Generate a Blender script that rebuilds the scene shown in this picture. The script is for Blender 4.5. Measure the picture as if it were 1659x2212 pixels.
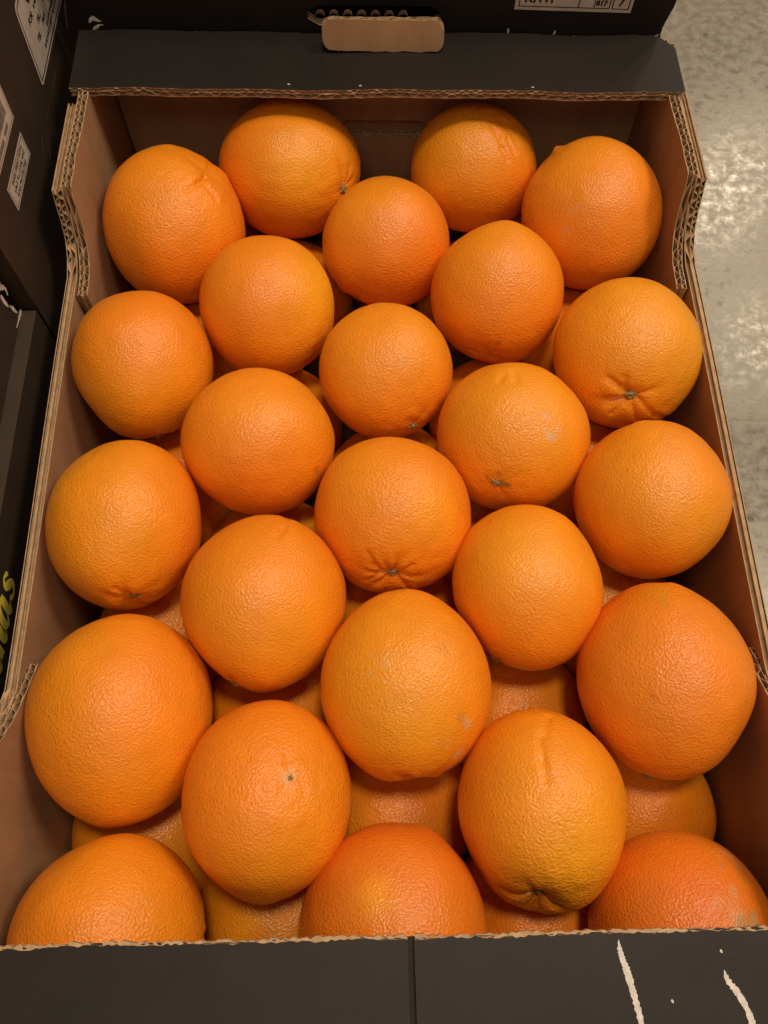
import bpy, math, random
import numpy as np

# ------------------------------------------------------------------ scene, camera, light
scene = bpy.context.scene
for o in list(bpy.data.objects):
    bpy.data.objects.remove(o, do_unlink=True)
COL = scene.collection
FLOOR = -12.0                       # all lengths below are centimetres, z = 0 at the middle of the top fruit layer


def V(x, y, z):
    return (x * .01, y * .01, (z - FLOOR) * .01)


from mathutils import Matrix, Vector
cam_d = bpy.data.cameras.new('camera')
cam = bpy.data.objects.new('camera', cam_d)
COL.objects.link(cam)
scene.camera = cam
cam_d.sensor_fit = 'VERTICAL'
cam_d.sensor_height = 24.0
cam_d.lens = 24.0 * 1798.08 / 2212.0
cam_d.clip_start = .02
cam_d.clip_end = 60
cx, cy, cz = V(-.2746, -17.869, 41.752)
cam.matrix_world = Matrix(((.999746, .022116, -.004294, cx), (-.021993, .916700, -.398971, cy),
                           (-.004888, .398964, .916954, cz), (0, 0, 0, 1)))

world = bpy.data.worlds.new('World')
scene.world = world
world.use_nodes = True
bg = world.node_tree.nodes['Background']
bg.inputs[0].default_value = (1.0, .80, .60, 1)
bg.inputs[1].default_value = .27

scene.view_settings.view_transform = 'Standard'
scene.view_settings.look = 'None'
scene.view_settings.gamma = 1
scene.view_settings.use_curve_mapping = False
scene.view_settings.exposure = -.10
scene.cycles.use_denoising = True
scene.cycles.max_bounces = 6
scene.cycles.adaptive_threshold = .02
scene.cycles.caustics_reflective = False
scene.cycles.caustics_refractive = False


def lamp(name, pos, aim, watts, size, color=(1, .80, .58)):
    d = bpy.data.lights.new(name, 'AREA')
    d.shape = 'DISK'
    d.size = size
    d.energy = watts
    d.color = color
    o = bpy.data.objects.new(name, d)
    COL.objects.link(o)
    o.location = pos
    o.rotation_euler = (Vector(aim) - Vector(pos)).to_track_quat('-Z', 'Y').to_euler()
    return o


# shop ceiling lamps: one nearly overhead, two further down the aisle to the front right (seen mirrored in the floor)
lamp('ceiling_lamp_overhead', (.20, .20, 2.6), (0, 0, .1), 30, .40)
lamp('ceiling_lamp_right', (1.75, .50, 2.5), (0, 0, .1), 35, .80)
lamp('ceiling_lamp_behind', (-.10, -1.50, 2.5), (0, 0, .1), 11, .80)
lamp('ceiling_lamp_aisle', (1.66, 2.75, 2.5), (.2, .2, 0), 12, .34)
lamp('ceiling_lamp_aisle_far', (1.66, 1.91, 2.5), (.2, .2, 0), 8, .30)

# ------------------------------------------------------------------ materials
MATS = {}


def newmat(name):
    m = bpy.data.materials.new(name)
    m.use_nodes = True
    MATS[name] = m
    nt = m.node_tree
    return m, nt, nt.nodes['Principled BSDF']


def nd(nt, kind, **kw):
    n = nt.nodes.new(kind)
    for k, v in kw.items():
        if hasattr(n, k):
            setattr(n, k, v)
        else:
            n.inputs[k.replace('_', ' ')].default_value = v
    return n


def mottled(name, c1, c2, scale, rough=.8, spec=.3, bump=.0, bscale=None, stretch=(1, 1, 1), c3=None, s3=None, detail=5):
    m, nt, b = newmat(name)
    L = nt.links.new
    tc = nd(nt, 'ShaderNodeTexCoord')
    mp = nd(nt, 'ShaderNodeMapping')
    mp.inputs['Scale'].default_value = stretch
    L(tc.outputs['Object'], mp.inputs['Vector'])
    nz = nd(nt, 'ShaderNodeTexNoise', Scale=scale, Detail=detail, Roughness=.6)
    L(mp.outputs[0], nz.inputs['Vector'])
    rp = nd(nt, 'ShaderNodeValToRGB')
    rp.color_ramp.elements[0].position = .32
    rp.color_ramp.elements[1].position = .68
    rp.color_ramp.elements[0].color = (*c1, 1)
    rp.color_ramp.elements[1].color = (*c2, 1)
    L(nz.outputs[0], rp.inputs[0])
    src = rp.outputs[0]
    if c3:
        n3 = nd(nt, 'ShaderNodeTexNoise', Scale=s3, Detail=4, Roughness=.6)
        L(tc.outputs['Object'], n3.inputs['Vector'])
        r3 = nd(nt, 'ShaderNodeValToRGB')
        r3.color_ramp.elements[0].position = .62
        r3.color_ramp.elements[1].position = .70
        r3.color_ramp.elements[0].color = (0, 0, 0, 1)
        r3.color_ramp.elements[1].color = (1, 1, 1, 1)
        L(n3.outputs[0], r3.inputs[0])
        mx = nd(nt, 'ShaderNodeMix', data_type='RGBA')
        L(r3.outputs[0], mx.inputs['Factor'])
        L(src, mx.inputs['A'])
        mx.inputs['B'].default_value = (*c3, 1)
        src = mx.outputs['Result']
    L(src, b.inputs['Base Color'])
    b.inputs['Roughness'].default_value = rough
    b.inputs['Specular IOR Level'].default_value = spec
    if bump:
        nb = nd(nt, 'ShaderNodeTexNoise', Scale=bscale or scale * 3, Detail=4)
        L(mp.outputs[0], nb.inputs['Vector'])
        bp = nd(nt, 'ShaderNodeBump', Strength=bump, Distance=.001)
        L(nb.outputs[0], bp.inputs['Height'])
        L(bp.outputs[0], b.inputs['Normal'])
    return m


mottled('kraft', (.285, .165, .088), (.355, .215, .118), 60, rough=.75, spec=.25, bump=.15, bscale=500, stretch=(1, 1, .25))
mottled('kraft_cut', (.36, .235, .135), (.52, .36, .22), 220, rough=.9, spec=.1, bump=.3, bscale=900)
mottled('print_dark', (.0095, .0074, .0066), (.0125, .0098, .0087), 35, rough=.56, spec=.30, bump=.07, bscale=500)
mottled('print_brown', (.035, .024, .017), (.044, .030, .021), 30, rough=.55, spec=.3, bump=.12, bscale=420)
mottled('paper_white', (.42, .37, .33), (.50, .45, .41), 120, rough=.7, spec=.2, bump=.1, bscale=800)
mottled('paper_torn', (.52, .49, .46), (.70, .67, .64), 300, rough=.9, spec=.1, bump=.4, bscale=700)
mottled('ink_dark', (.022, .015, .012), (.035, .025, .02), 300, rough=.6, spec=.2)
mottled('ink_grey', (.10, .085, .075), (.26, .23, .20), 260, rough=.6, spec=.2)
mottled('ink_yellow', (.80, .64, .07), (.86, .72, .10), 90, rough=.6, spec=.25)  # yellow ink, brightened in place of light the lettering misses
mottled('stem_wood', (.17, .12, .045), (.40, .30, .14), 420, rough=.8, spec=.2, bump=.6, bscale=900)


def concrete():
    m, nt, b = newmat('concrete')
    L = nt.links.new
    tc = nd(nt, 'ShaderNodeTexCoord')
    big = nd(nt, 'ShaderNodeTexNoise', Scale=7, Detail=6, Roughness=.6)
    fine = nd(nt, 'ShaderNodeTexNoise', Scale=120, Detail=6, Roughness=.65)
    for n in (big, fine):
        L(tc.outputs['Object'], n.inputs['Vector'])
    r1 = nd(nt, 'ShaderNodeValToRGB')
    r1.color_ramp.elements[0].position, r1.color_ramp.elements[1].position = .3, .7
    r1.color_ramp.elements[0].color = (.195, .182, .150, 1)
    r1.color_ramp.elements[1].color = (.27, .253, .210, 1)
    L(big.outputs[0], r1.inputs[0])
    r2 = nd(nt, 'ShaderNodeValToRGB')
    r2.color_ramp.elements[0].position, r2.color_ramp.elements[1].position = .36, .62
    r2.color_ramp.elements[0].color = (.78, .78, .77, 1)
    r2.color_ramp.elements[1].color = (1.10, 1.10, 1.08, 1)
    L(fine.outputs[0], r2.inputs[0])
    mx = nd(nt, 'ShaderNodeMix', data_type='RGBA', blend_type='MULTIPLY')
    mx.inputs['Factor'].default_value = 1
    L(r1.outputs[0], mx.inputs['A'])
    L(r2.outputs[0], mx.inputs['B'])
    vo = nd(nt, 'ShaderNodeTexVoronoi', Scale=46)
    L(tc.outputs['Object'], vo.inputs['Vector'])
    wn = nd(nt, 'ShaderNodeTexWhiteNoise')
    L(vo.outputs['Position'], wn.inputs['Vector'])
    gate = nd(nt, 'ShaderNodeMath', operation='GREATER_THAN')
    gate.inputs[1].default_value = .72
    L(wn.outputs['Value'], gate.inputs[0])
    dn = nd(nt, 'ShaderNodeTexNoise', Scale=160, Detail=3)
    L(tc.outputs['Object'], dn.inputs['Vector'])
    ad = nd(nt, 'ShaderNodeMath', operation='MULTIPLY_ADD')
    ad.inputs[1].default_value = .25
    L(dn.outputs[0], ad.inputs[0])
    L(vo.outputs['Distance'], ad.inputs[2])
    pit = nd(nt, 'ShaderNodeMapRange')
    pit.inputs['From Min'].default_value = .30
    pit.inputs['From Max'].default_value = .22
    L(ad.outputs[0], pit.inputs['Value'])
    pm = nd(nt, 'ShaderNodeMath', operation='MULTIPLY')
    L(pit.outputs[0], pm.inputs[0])
    L(gate.outputs[0], pm.inputs[1])
    pf = nd(nt, 'ShaderNodeMath', operation='MULTIPLY')
    pf.inputs[1].default_value = .7
    L(pm.outputs[0], pf.inputs[0])
    m2 = nd(nt, 'ShaderNodeMix', data_type='RGBA')
    L(pf.outputs[0], m2.inputs['Factor'])
    L(mx.outputs['Result'], m2.inputs['A'])
    m2.inputs['B'].default_value = (.07, .06, .045, 1)
    L(m2.outputs['Result'], b.inputs['Base Color'])
    rr = nd(nt, 'ShaderNodeMapRange')
    rr.inputs['From Min'].default_value, rr.inputs['From Max'].default_value = .34, .66
    rr.inputs['To Min'].default_value = .125
    rr.inputs['To Max'].default_value = .36
    L(fine.outputs[0], rr.inputs['Value'])
    L(rr.outputs[0], b.inputs['Roughness'])
    b.inputs['Specular IOR Level'].default_value = .5
    bp = nd(nt, 'ShaderNodeBump', Strength=.10, Distance=.001)
    L(fine.outputs[0], bp.inputs['Height'])
    L(bp.outputs[0], b.inputs['Normal'])


concrete()


def rind():
    m, nt, b = newmat('orange_rind')
    L = nt.links.new
    tc = nd(nt, 'ShaderNodeTexCoord')
    at = nd(nt, 'ShaderNodeAttribute', attribute_name='pigment')
    rough_at = nd(nt, 'ShaderNodeAttribute', attribute_name='pebble')
    # pebbled oil glands and fine pores
    n1 = nd(nt, 'ShaderNodeTexNoise', Scale=600, Detail=2, Roughness=.5)
    n2 = nd(nt, 'ShaderNodeTexVoronoi', Scale=850)
    n0 = nd(nt, 'ShaderNodeTexNoise', Scale=28, Detail=4, Roughness=.55)
    n3 = nd(nt, 'ShaderNodeTexNoise', Scale=700, Detail=1)
    for n in (n1, n2, n0, n3):
        L(tc.outputs['Object'], n.inputs['Vector'])
    mv = nd(nt, 'ShaderNodeMapRange')
    mv.inputs['From Min'].default_value, mv.inputs['From Max'].default_value = .3, .7
    mv.inputs['To Min'].default_value, mv.inputs['To Max'].default_value = .90, 1.08
    L(n0.outputs[0], mv.inputs['Value'])
    pv = nd(nt, 'ShaderNodeMapRange')
    pv.inputs['From Min'].default_value, pv.inputs['From Max'].default_value = .06, .26
    pv.inputs['To Min'].default_value, pv.inputs['To Max'].default_value = .76, 1.0
    L(n2.outputs['Distance'], pv.inputs['Value'])
    mm = nd(nt, 'ShaderNodeMath', operation='MULTIPLY')
    L(mv.outputs[0], mm.inputs[0])
    L(pv.outputs[0], mm.inputs[1])
    vm = nd(nt, 'ShaderNodeVectorMath', operation='SCALE')
    L(at.outputs['Color'], vm.inputs[0])
    L(mm.outputs[0], vm.inputs['Scale'])
    L(vm.outputs[0], b.inputs['Base Color'])
    # bump
    h1 = nd(nt, 'ShaderNodeMath', operation='MULTIPLY')
    L(n1.outputs[0], h1.inputs[0])
    L(rough_at.outputs['Fac'], h1.inputs[1])
    b1 = nd(nt, 'ShaderNodeBump', Strength=1.0, Distance=.00038)
    L(h1.outputs[0], b1.inputs['Height'])
    b2 = nd(nt, 'ShaderNodeBump', Strength=.7, Distance=.00040)
    L(n2.outputs['Distance'], b2.inputs['Height'])
    L(b1.outputs[0], b2.inputs['Normal'])
    L(b2.outputs[0], b.inputs['Normal'])
    b.inputs['Roughness'].default_value = .35
    b.inputs['Specular IOR Level'].default_value = .47


rind()

# ------------------------------------------------------------------ mesh helpers


class MB:
    """collects faces with material names; build() links them as one mesh object"""

    def __init__(self):
        self.v, self.f, self.m, self.slots = [], [], [], []

    def slot(self, mat):
        if mat not in self.slots:
            self.slots.append(mat)
        return self.slots.index(mat)

    def add(self, verts, faces, mat):
        o = len(self.v)
        self.v += [V(*p) for p in verts]
        s = self.slot(mat)
        for f in faces:
            self.f.append([i + o for i in f])
            self.m.append(s)

    def box(self, x0, x1, y0, y1, z0, z1, mat, skew=0.0):
        p = [(x, y + skew * x, z) for z in (z0, z1) for y in (y0, y1) for x in (x0, x1)]
        self.add(p, [(0, 2, 3, 1), (4, 5, 7, 6), (0, 1, 5, 4), (2, 6, 7, 3), (0, 4, 6, 2), (1, 3, 7, 5)], mat)

    def build(self, name):
        return part(self, name, None)


def thing(name, label, cat, base, group=None):
    o = bpy.data.objects.new(name, None)
    COL.objects.link(o)
    o.location = V(*base)
    o.empty_display_size = .02
    o['label'], o['category'] = label, cat
    if group:
        o['group'] = group
    return o


def part(mb, name, parent, smooth=False):
    """a mesh under a thing (or under one of its parts): vertices are given in room centimetres"""
    root = parent
    off = Vector((0, 0, 0))
    while root is not None:
        off += Vector(root.location)
        root = root.parent
    me = bpy.data.meshes.new(name)
    o = bpy.data.objects.new(name, me)
    COL.objects.link(o)
    me.from_pydata([tuple(Vector(p) - off) for p in mb.v], [], mb.f)
    for s in mb.slots:
        me.materials.append(MATS[s])
    me.polygons.foreach_set('material_index', mb.m)
    if smooth:
        me.polygons.foreach_set('use_smooth', [True] * len(me.polygons))
    me.update()
    o.parent = parent
    return o


RND = random.Random(7)


def prism(mb, us, lo, hi, v0, v1, mapf, mat, edge_mat=None):
    """sheet between w = lo(u) and w = hi(u), from v0(u) to v1(u), following u"""
    n = len(us)
    vs = []
    for u in us:
        a, b, c, d = v0(u), v1(u), lo(u), hi(u)
        vs += [mapf(u, a, c), mapf(u, a, d), mapf(u, b, c), mapf(u, b, d)]
    ff, fe = [], []
    for i in range(n - 1):
        k, q = 4 * i, 4 * i + 4
        ff += [(k, k + 2, q + 2, q), (k + 1, q + 1, q + 3, k + 3)]
        fe += [(k, q, q + 1, k + 1), (k + 2, k + 3, q + 3, q + 2)]
    e = 4 * (n - 1)
    fe += [(0, 1, 3, 2), (e, e + 2, e + 3, e + 1)]
    mb.add(vs, ff, mat)
    o = len(mb.v) - len(vs)
    s = mb.slot(edge_mat or mat)
    for f in fe:
        mb.f.append([i + o for i in f])
        mb.m.append(s)


def const(c):
    return lambda u: c


def lin(a, b, step):
    n = max(2, int(abs(b - a) / step) + 1)
    return [a + (b - a) * i / (n - 1) for i in range(n)]


def board(mb, u0, u1, v0, v1, mapf, face_in, face_out, T=.62, seed=0, rag=.03):
    """real double-wall corrugated board: liner, big flute, middle liner, small flute, liner.
    u runs across the flutes, v along them, w through the thickness"""
    r = random.Random(seed)
    lt = .045
    mid = .04 + (T - .12) * .60
    ph1, ph2 = r.uniform(0, 6), r.uniform(0, 6)
    jit = [r.uniform(-1, 1) for _ in range(64)]

    def rg(f, k, sgn):
        def g(u):
            t = u * 2.7 + k * 11.3
            i = int(math.floor(t))
            a, b = jit[i % 64], jit[(i + 1) % 64]
            return f(u) + sgn * rag * (a + (b - a) * (t - i))
        return g
    us = lin(u0, u1, .35)
    prism(mb, us, const(0), const(lt), rg(v0, 1, 1), rg(v1, 1, 1), mapf, face_in, 'kraft_cut')
    prism(mb, us, const(mid), const(mid + .03), rg(v0, 2, 1), rg(v1, 2, 1), mapf, 'kraft_cut')
    prism(mb, us, const(T - lt), const(T), rg(v0, 3, 1), rg(v1, 3, 1), mapf, face_out, 'kraft_cut')
    for a, b, per, ph, k in ((lt, mid, .86, ph1, 4), (mid + .03, T - lt, .56, ph2, 5)):
        t = .034
        m, amp = (a + b) / 2, (b - a - t) / 2

        def wv(u, m=m, amp=amp, per=per, ph=ph):
            i = int(math.floor(u * 1.3)) % 64
            return m + amp * max(-1, min(1, 1.7 * math.sin(2 * math.pi * u / per + ph + .35 * jit[i] * 0 + .5 * math.sin(u * .9 + ph))))
        uw = lin(u0, u1, per / 11)
        prism(mb, uw, lambda u: wv(u) - t / 2, lambda u: wv(u) + t / 2, rg(v0, k, 1), rg(v1, k, 1), mapf, 'kraft_cut')


def text2d(s, size, bold=0.0, shear=0.0, align='LEFT', space=1.0):
    cu = bpy.data.curves.new('text', 'FONT')
    cu.body, cu.size, cu.offset, cu.shear, cu.align_x, cu.space_character = s, size, bold, shear, align, space
    cu.resolution_u = 3
    o = bpy.data.objects.new('text', cu)
    COL.objects.link(o)
    dg = bpy.context.evaluated_depsgraph_get()
    me = o.evaluated_get(dg).to_mesh()
    vs = [(v.co.x, v.co.y) for v in me.vertices]
    fs = [tuple(p.vertices) for p in me.polygons]
    o.evaluated_get(dg).to_mesh_clear()
    bpy.data.objects.remove(o, do_unlink=True)
    bpy.data.curves.remove(cu)
    return vs, fs


def flat_poly(mb, pts, mapf, h, mat, thick=.008):
    """a thin printed or pasted patch: polygon in plane coordinates with a little thickness"""
    n = len(pts)
    vs = [mapf(a, b, h) for a, b in pts] + [mapf(a, b, h - thick) for a, b in pts]
    mb.add(vs, [tuple(range(n))] + [(i, i + n, (i + 1) % n + n, (i + 1) % n) for i in range(n)], mat)


def ribbon(mb, pts, mapf, h, mat, thick=.006):
    """variable-width stroke: pts = (a, b, width)"""
    n = len(pts)
    vs = []
    for i, (a, b, w) in enumerate(pts):
        a0, b0 = pts[max(0, i - 1)][:2]
        a1, b1 = pts[min(n - 1, i + 1)][:2]
        l = math.hypot(a1 - a0, b1 - b0) or 1
        nx, ny = -(b1 - b0) / l, (a1 - a0) / l
        vs += [mapf(a + nx * w / 2, b + ny * w / 2, h), mapf(a - nx * w / 2, b - ny * w / 2, h)]
    mb.add(vs, [(2 * i, 2 * i + 1, 2 * i + 3, 2 * i + 2) for i in range(n - 1)], mat)


def smooth_path(pts, k=8):
    out = []
    n = len(pts)
    for i in range(n - 1):
        p0, p1, p2, p3 = (np.array(pts[max(0, min(n - 1, j))]) for j in (i - 1, i, i + 1, i + 2))
        for t in np.linspace(0, 1, k, endpoint=False):
            out.append(tuple(.5 * ((2 * p1) + (-p0 + p2) * t + (2 * p0 - 5 * p1 + 4 * p2 - p3) * t * t + (-p0 + 3 * p1 - 3 * p2 + p3) * t ** 3)))
    out.append(tuple(pts[-1]))
    return out


def interp(tab):
    xs, ys = [p[0] for p in tab], [p[1] for p in tab]
    return lambda t: float(np.interp(t, xs, ys))


def outline(mb, pts, inset, w, mapf, h, mat):
    """printed frame line inside a convex polygon"""
    c = (sum(p[0] for p in pts) / len(pts), sum(p[1] for p in pts) / len(pts))

    def ins(d):
        res = []
        n = len(pts)
        for i in range(n):
            p0, p1, p2 = (np.array(pts[(i + k) % n], float) for k in (-1, 0, 1))
            d1, d2 = p1 - p0, p2 - p1
            n1, n2 = np.array((-d1[1], d1[0])), np.array((-d2[1], d2[0]))
            n1, n2 = n1 / np.linalg.norm(n1), n2 / np.linalg.norm(n2)
            if n1 @ (np.array(c) - p1) < 0:
                n1 = -n1
            if n2 @ (np.array(c) - p1) < 0:
                n2 = -n2
            b = n1 + n2
            res.append(tuple(p1 + d * b / max(.3, (1 + n1 @ n2))))
        return res
    a, b = ins(inset), ins(inset + w)
    n = len(pts)
    mb.add([mapf(x, y, h) for x, y in a + b], [(i, (i + 1) % n, (i + 1) % n + n, i + n) for i in range(n)], mat)


# ------------------------------------------------------------------ the floor
mb = MB()
mb.add([(-600, -600, FLOOR), (800, -600, FLOOR), (800, 1200, FLOOR), (-600, 1200, FLOOR)], [(0, 1, 2, 3)], 'concrete')
fl = mb.build('floor')
fl['kind'] = 'structure'
fl['label'] = 'grey polished concrete shop floor with dark pits'

# ------------------------------------------------------------------ the open carton of oranges
BOT = FLOOR + .02
box = thing('fruit_carton', 'open brown cardboard carton with black outside, full of oranges', 'carton', (0, 2.5, FLOOR))
SK = -.045                                     # the back end of the carton sits a little askew


def y_back(x):
    return 30.2 + SK * x


mb = MB()
mb.box(-18.0, 18.2, -24.7, 29.2, BOT, BOT + .6, 'kraft')
part(mb, 'bottom_panel', box)

HIGH_B = [(13.9, 1.66), (15.3, 1.70), (16.2, 2.05), (16.9, 2.7), (17.4, 3.6), (17.7, 4.6), (17.95, 5.6), (18.15, 6.0), (25.3, 5.95), (40, 5.95)]
HIGH_F = [(-40, 6.0), (-13.5, 6.0), (-12.9, 4.9), (-11.9, 3.5), (-10.6, 2.4), (-9.2, 1.55), (-7.9, .95), (-7, .9)]

for sx, xi, end in ((-1, -17.38, 30.9), (1, 17.62, 29.3)):
    # inner corner flaps, flutes upright
    for nm, a, b, prof, sd in (('back', 14.0 if sx < 0 else 13.6, end, HIGH_B, 3), ('front', -24.7, -7.9, HIGH_F, 5)):
        mb = MB()
        f = interp(prof)
        board(mb, a, b, const(BOT + .65), f, lambda u, v, w: (xi + sx * w + (sx * .10 * math.sin(u * .45) if u < 13 or u > 20 else 0), u, v), 'kraft', 'kraft',
              T=.60, seed=sd + sx, rag=.045)
        part(mb, 'corner_flap', box)
    # outer side wall, flutes lying along the wall: low in the middle, high at both corners
    xo = xi + sx * .64
    mb = MB()
    low = 1.76

    def bow(y):
        return sx * (.10 * math.sin((y - 2) * .12))
    wm = lambda u, v, w: (xo + sx * w + bow(v), v, u)

    def wide(u0, u1, va, vb, seed):
        """lying flutes: the long direction is cut in steps so that the wall can bow"""
        ys = lin(va, vb, 2.2)
        for i in range(len(ys) - 1):
            board(mb, u0, u1, const(ys[i]), const(ys[i + 1]), wm, 'kraft', 'print_dark', T=.60, seed=seed, rag=0)
    wide(BOT + .1, low, -25.2, end + .1, 11)
    yb = interp([(1.7, 15.1), (2.1, 16.3), (2.7, 17.2), (3.6, 17.75), (4.6, 18.1), (5.3, 18.45), (6, 18.5)])
    yf = interp([(1.7, -9.2), (2.4, -10.8), (3.5, -12.1), (4.9, -13.1), (5.6, -13.6), (6, -13.6)])
    board(mb, low, 5.45, yb, const(25.4), wm, 'kraft', 'print_dark', T=.60, seed=13, rag=.05)
    board(mb, low, 5.45, const(-25.2), yf, wm, 'kraft', 'print_dark', T=.60, seed=17, rag=.05)
    part(mb, 'side_wall', box)

# back end wall with the hand hole, flutes upright
mb = MB()
hx0, hx1, hz0, hz1, hr = -2.5, 3.55, -1.32, .10, .5


def rnd(x):
    d = min(x - hx0, hx1 - x)
    return 0 if d >= hr else hr - math.sqrt(max(0, hr * hr - (hr - d) ** 2))


em = lambda u, v, w: (u, y_back(u) - .62 + w, v)
board(mb, -17.35, hx0, const(BOT + .65), const(5.55), em, 'kraft', 'kraft', seed=21)
board(mb, hx1, 17.6, const(BOT + .65), const(5.55), em, 'kraft', 'kraft', seed=22)
board(mb, hx0, hx1, lambda u: hz1 - rnd(u), const(5.55), em, 'kraft', 'kraft', seed=23, rag=.02)
board(mb, hx0, hx1, const(BOT + .65), lambda u: hz0 + rnd(u), em, 'kraft', 'kraft', seed=24, rag=.06)
back = part(mb, 'end_wall', box)
mb = MB()
mb.box(-18.6, 18.8, 30.30, 30.42, BOT, 5.5, 'kraft', skew=SK)
part(mb, 'outer_end_panel', box)
# front end wall (hidden under its ledge)
mb = MB()
board(mb, -17.35, 17.6, const(BOT + .65), const(5.55), lambda u, v, w: (u, -24.72 - w, v), 'kraft', 'print_dark', seed=25)
part(mb, 'end_wall', box)

# the two ledges folded inwards over the ends
mb = MB()
bl = lambda u, v, w: (u, v, 5.60 + w + .05 * math.sin(u * .35) + .04 * math.sin(u * .8 + 1))
fe = interp([(-18.6, 25.9), (-17.9, 25.8), (0, 25.15), (17.8, 24.45), (18.5, 24.5)])
be = interp([(-18.6, 30.9), (16.5, 29.45), (17.6, 29.25), (18.2, 28.6), (18.6, 28.0)])
board(mb, -18.45, 18.45, fe, be, bl, 'kraft', 'print_dark', T=.58, seed=31, rag=.05)
led = part(mb, 'top_ledge', box)
mb = MB()
board(mb, -18.5, .40, lambda u: -25.3, lambda u: -20.12 - .02 * math.sin(u * .7), lambda u, v, w: (u, v, 5.58 + w), 'kraft', 'print_dark', T=.58, seed=33, rag=.09)
fl1 = part(mb, 'top_ledge', box)
mb = MB()
board(mb, .66, 18.6, lambda u: -25.3, lambda u: -20.16 + .006 * u, lambda u, v, w: (u, v, 5.66 + w), 'kraft', 'print_dark', T=.58, seed=35, rag=.09)
fl2 = part(mb, 'top_ledge', box)
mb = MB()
mb.box(.1, 1.0, -25.2, -20.10, 5.45, 5.57, 'print_dark')  # added dark backing, puts shade into the gap between the ledge halves
part(mb, 'seam_shade_strip', fl1)
# torn kraft lip along the front ledge
for prn, x0, x1, zt, yy, sd in ((fl1, -18.4, .38, 6.166, -20.14, 4), (fl2, .68, 18.5, 6.246, -20.12, 5)):
    mb = MB()
    rr = random.Random(sd)
    xs = lin(x0, x1, .16)
    ph = rr.uniform(0, 6)
    top, bot_ = [], []
    for x in xs:
        base = yy - .02 * math.sin(x * .7) + .05
        wd = .04 + .05 * math.sin(x * .9 + ph) * math.sin(x * .31) + rr.uniform(-.05, .05)
        top.append((x, base + .05 + rr.uniform(-.06, .06), zt + rr.uniform(-.05, .03)))
        bot_.append((x, base - max(.0, wd), zt + .004))
    drop = [(x, y + .01, z - .35) for x, y, z in top]
    n = len(xs)
    mb.add(top + bot_ + drop, [(i, i + n, i + n + 1, i + 1) for i in range(n - 1)] + [(i, i + 1, i + 1 + 2 * n, i + 2 * n) for i in range(n - 1)], 'kraft_cut')
    part(mb, 'torn_lip', prn)
# white tears in the print of the front ledge
pm = lambda a, b, h: (a, b, 6.242 + h)


def scuff(name, pts, parent, mapf, seed, h=.012, mat='paper_torn', jit=.015):
    r = random.Random(seed)
    mb = MB()
    pp = smooth_path(pts, 10)
    pp = [(a + r.uniform(-jit, jit), b, max(.015, w * r.uniform(.70, 1.25))) for a, b, w in pp]
    ribbon(mb, pp, mapf, h, mat)
    return part(mb, name, parent)


scuff('scuff_mark', [(8.40, -20.35, .03), (8.42, -20.75, .20), (8.55, -21.3, .26), (8.70, -22.0, .24), (8.82, -22.7, .22), (8.95, -23.6, .16)], fl2, pm, 1)
scuff('scuff_mark', [(12.22, -21.45, .03), (12.28, -21.75, .20), (12.55, -22.15, .22), (12.78, -22.6, .22), (12.95, -23.2, .24), (13.1, -23.8, .1)], fl2, pm, 2)
for k, (a, b) in enumerate(((10.1, -22.35), (12.2, -20.75))):
    scuff('scuff_mark', [(a, b, .03), (a + .02, b - .05, .09), (a + .05, b - .12, .03)], fl2, pm, 30 + k, jit=0)
for k, (a, b, z) in enumerate(((-1.0, 25.5, 0), (-5.3, 25.8, 0), (9.3, 25.05, 0))):
    scuff('scuff_mark', [(a, b, .04), (a + .1, b + .02, .09), (a + .16, b - .03, .03)], led, lambda p, q, h: (p, q, 6.18 + h + .05 * math.sin(p * .35) + .04 * math.sin(p * .8 + 1)), 50 + k, jit=0)


# ------------------------------------------------------------------ carton standing behind
def panel_box(mb, x0, x1, y0, y1, z0, z1, mat_out='print_dark', mat_in='kraft', t=.5, skip=(), skew=0.0):
    """closed carton shell made of plain panels; skip names the sides left open"""
    if 'front' not in skip:
        mb.box(x0, x1, y0, y0 + t, z0, z1, mat_out, skew)
    if 'back' not in skip:
        mb.box(x0, x1, y1 - t, y1, z0, z1, mat_out, skew)
    if 'left' not in skip:
        mb.box(x0, x0 + t, y0 + t + .01, y1 - t - .01, z0, z1, mat_out, skew)
    if 'right' not in skip:
        mb.box(x1 - t, x1, y0 + t + .01, y1 - t - .01, z0, z1, mat_out, skew)
    if 'bottom' not in skip:
        mb.box(x0 + t + .01, x1 - t - .01, y0 + t + .01, y1 - t - .01, z0, z0 + t, mat_in, skew)


bc = thing('fruit_carton', 'black carton standing behind the orange carton, with hand hole and white size label', 'carton', (0, 45, FLOOR))
mb = MB()
TOPB = 13.0
bx0, bx1, bz0, bz1 = -4.15, 4.2, 6.42, 7.72
bm = lambda u, v, w: (v, 31.04 + SK * v - .06 * 0 - w, u)      # w towards the viewer, print outside
br = .75


def rcorner(z):
    d = min(z - bz0, bz1 - z)
    return 0 if d >= br else br - math.sqrt(max(0, br * br - (br - d) ** 2))


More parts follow.
